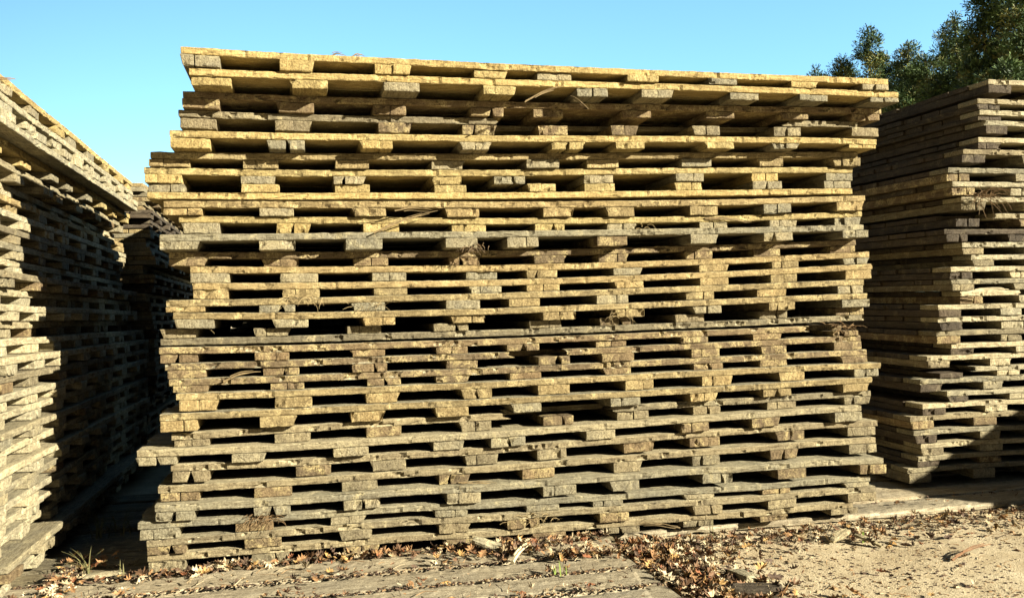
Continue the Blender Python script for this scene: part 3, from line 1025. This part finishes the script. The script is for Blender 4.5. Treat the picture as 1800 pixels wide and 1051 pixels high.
GREEN = plain('sprout_green', (0.16, 0.22, 0.04), 0.6)
DRYG = plain('dry_grass', (0.13, 0.12, 0.05), 0.7)
blades((3.25, 4.68, -0.085), 5, 0.09, GREEN, 'bright green sprout between two bark pieces on the sand', 0.008, 0.006, 0.1)
blades((-1.13, 5.10, 0.0), 12, 0.17, DRYG, 'dry grass sprout at the mouth of the dark aisle', 0.012, 0.004, 0.7)
blades((-0.93, 5.02, 0.0), 4, 0.12, DRYG, 'single dry grass blade left of the middle stack', 0.008, 0.004, 0.3)
blades((1.25, 4.36, 0.0), 9, 0.08, GREEN, 'small green grass sprout in a seam of the front ground mat', 0.02, 0.003, 0.4)
blades((2.42, 5.0, -0.07), 3, 0.22, DRYG, 'thin weed stem in front of the lowest mats', 0.01, 0.003, 0.1)
blades((4.75, 4.9, -0.085), 6, 0.14, DRYG, 'small weed at the shaded right edge of the sand', 0.03, 0.005, 0.4)
blades((-1.2, 6.0, 0.0), 24, 0.20, DRYG, 'low weed growing deep in the dark aisle', 0.07, 0.006, 0.8)

# ---------------------------------------------------------------- pines beyond the yard
BARK = plain('pine_bark', (0.06, 0.05, 0.04), 0.9, 0.4, 6.0)
NEED = [plain('needles_dark', (0.035, 0.062, 0.022), 0.6, 0.4, 1.5), plain('needles_mid', (0.085, 0.13, 0.04), 0.6, 0.4, 1.5), plain('needles_olive', (0.16, 0.16, 0.048), 0.6, 0.4, 1.5)]

def pine(loc, h, rad, base_frac, seed, label, dens=1.0, warm=0.25):
    rnd = random.Random(seed)
    t = empty('pine_tree', loc)
    tag(t, label, 'tree', 'pine trees beyond the yard')
    V, F = [], []
    lean = rnd.uniform(-0.02, 0.02)
    tp = [(lean * h * u * u + 0.12 * math.sin(u * 5 + seed), 0.1 * math.cos(u * 4 + seed), h * u) for u in [i / 10 for i in range(11)]]
    tube(V, F, tp, h * 0.011, h * 0.0025, 8)
    cl = []
    nlimb = int(44 * dens)
    for i in range(nlimb):
        u = base_frac + (0.985 - base_frac) * (i + rnd.random()) / nlimb
        k = (u - base_frac) / (1 - base_frac)
        reach = rad * (1 - k) ** 0.55 * rnd.uniform(0.45, 1.12) * (0.72 + 0.5 * math.sin(min(1, k * 2.2) * 1.57))
        a = rnd.uniform(0, 6.28)
        ti = min(9, int(u * 10))
        fr = u * 10 - ti
        o = Vector(tp[ti]).lerp(Vector(tp[ti + 1]), fr)
        d = Vector((math.cos(a), math.sin(a), rnd.uniform(0.05, 0.55)))
        e = o + d * reach
        m = o + d * reach * 0.5 + Vector((0, 0, -0.04 * reach))
        tube(V, F, [tuple(o), tuple(m), tuple(e)], 0.035 + 0.02 * (1 - k), 0.012, 4)
        cl.append((e, 0.42 + 0.26 * rnd.random()))
        if reach > 0.7:
            cl.append((o + d * reach * rnd.uniform(0.5, 0.75) + Vector((rnd.uniform(-.3, .3), rnd.uniform(-.3, .3), 0.15)), 0.3 + 0.15 * rnd.random()))
            if rnd.random() < 0.5:
                cl.append((e + Vector((rnd.uniform(-.5, .5), rnd.uniform(-.5, .5), rnd.uniform(-.1, .4))), 0.26 + 0.12 * rnd.random()))
    cl.append((Vector(tp[-1]) + Vector((0, 0, 0.05)), 0.30))
    link('trunk', V, F, BARK, t)
    V, F, MI = [], [], []
    for c, r in cl:
        base_mi = rnd.choices((0, 1, 2), (3, 3, 5 * warm))[0]
        for _ in range(int(74 * (r / 0.4) ** 2)):
            dv = Vector((rnd.gauss(0, 1), rnd.gauss(0, 1), rnd.gauss(0, 0.72)))
            dv = dv.normalized() * r * rnd.random() ** 0.45
            p = c + dv
            ax = (dv.normalized() * 0.8 + Vector((rnd.uniform(-1, 1), rnd.uniform(-1, 1), rnd.uniform(-0.3, 1)))).normalized()
            sd_ = ax.cross(Vector((rnd.uniform(-1, 1), rnd.uniform(-1, 1), rnd.uniform(-1, 1)))).normalized()
            l, w = rnd.uniform(0.16, 0.32), rnd.uniform(0.018, 0.042)
            b0 = len(V)
            V.extend([tuple(p - sd_ * w * 0.4), tuple(p + sd_ * w * 0.4), tuple(p + ax * l + sd_ * w), tuple(p + ax * l * 1.15), tuple(p + ax * l - sd_ * w)])
            F.append((b0, b0 + 1, b0 + 2, b0 + 3, b0 + 4))
            MI.append(base_mi if rnd.random() < 0.75 else rnd.choice((0, 1)))
    link('crown', V, F, NEED, t, MI)
    return t

# bearing (world x per unit y), distance y, height, crown radius, where the crown starts, density
PINES = [
    (42.9, 66, 21.5, 1.0, 0.60, 0.7, 'small pine whose tip barely shows above the middle stack'),
    (42.3, 62, 21.2, 1.5, 0.55, 1.3, 'short pine left of the tall narrow one'),
    (43.8, 60, 22.9, 1.7, 0.50, 1.3, 'tall pine with separate upper tufts above the right end of the middle stack'),
    (49.7, 64, 23.4, 1.8, 0.45, 1.5, 'bushy pine right of the tall narrow one'),
    (45.7, 57, 20.1, 1.7, 0.45, 1.4, 'low pine in the gap between the taller ones'),
    (48.4, 58, 22.2, 2.1, 0.45, 1.7, 'broad pine with reddish lower twigs above the right-hand stack'),
    (47.2, 54, 20.1, 1.8, 0.40, 1.5, 'pine left of the thin spiky one'),
    (43.1, 50, 20.6, 1.2, 0.40, 1.2, 'thin spiky pine beside the big dark one'),
    (40.0, 44, 19.9, 2.0, 0.30, 2.4, 'big dark pine rising out of the top edge'),
    (40.6, 42, 20.7, 2.6, 0.25, 3.0, 'biggest dark pine in the top right corner'),
    (43.1, 42, 19.9, 2.6, 0.25, 2.2, 'dark pine beyond the right edge of the picture'),
    (54.1, 72, 22.4, 2.6, 0.35, 1.8, 'dark lower pine behind the tall one'),
    (56.5, 70, 22.3, 2.8, 0.30, 2.2, 'dark lower pine behind the broad one'),
    (58.0, 66, 23.8, 3.0, 0.25, 2.4, 'dark pine behind the spiky one'),
    (39.3, 47, 15.6, 2.4, 0.30, 2.4, 'low young pine just above the edge of the right-hand stack'),
    (40.3, 52, 16.4, 2.4, 0.30, 2.4, 'low young pine between the two stacks'),
    (37.1, 40, 14.4, 2.3, 0.25, 2.4, 'low young pine at the foot of the biggest ones'),
    (52.6, 56, 22.6, 3.2, 0.2, 2.6, 'dense pine behind the biggest dark one'),
    (46.9, 68, 22.6, 1.9, 0.45, 1.5, 'faint pine filling the gap left of the tall narrow one'),
    (51.4, 70, 24.2, 2.2, 0.40, 1.9, 'pine filling the gap right of the tall narrow one'),
    (52.6, 68, 23.4, 2.4, 0.35, 2.0, 'dense far pine behind the low one in the middle'),
    (49.7, 62, 21.2, 2.4, 0.35, 2.0, 'dense mid-height pine under the broad one'),
]
for i, (x, y, h, r_, bf, dn, lb) in enumerate(PINES):
    pine((x, y, -0.09), h, r_, bf, 100 + i, lb, dn, 0.5 if i in (1, 2, 3, 5) else 0.15)
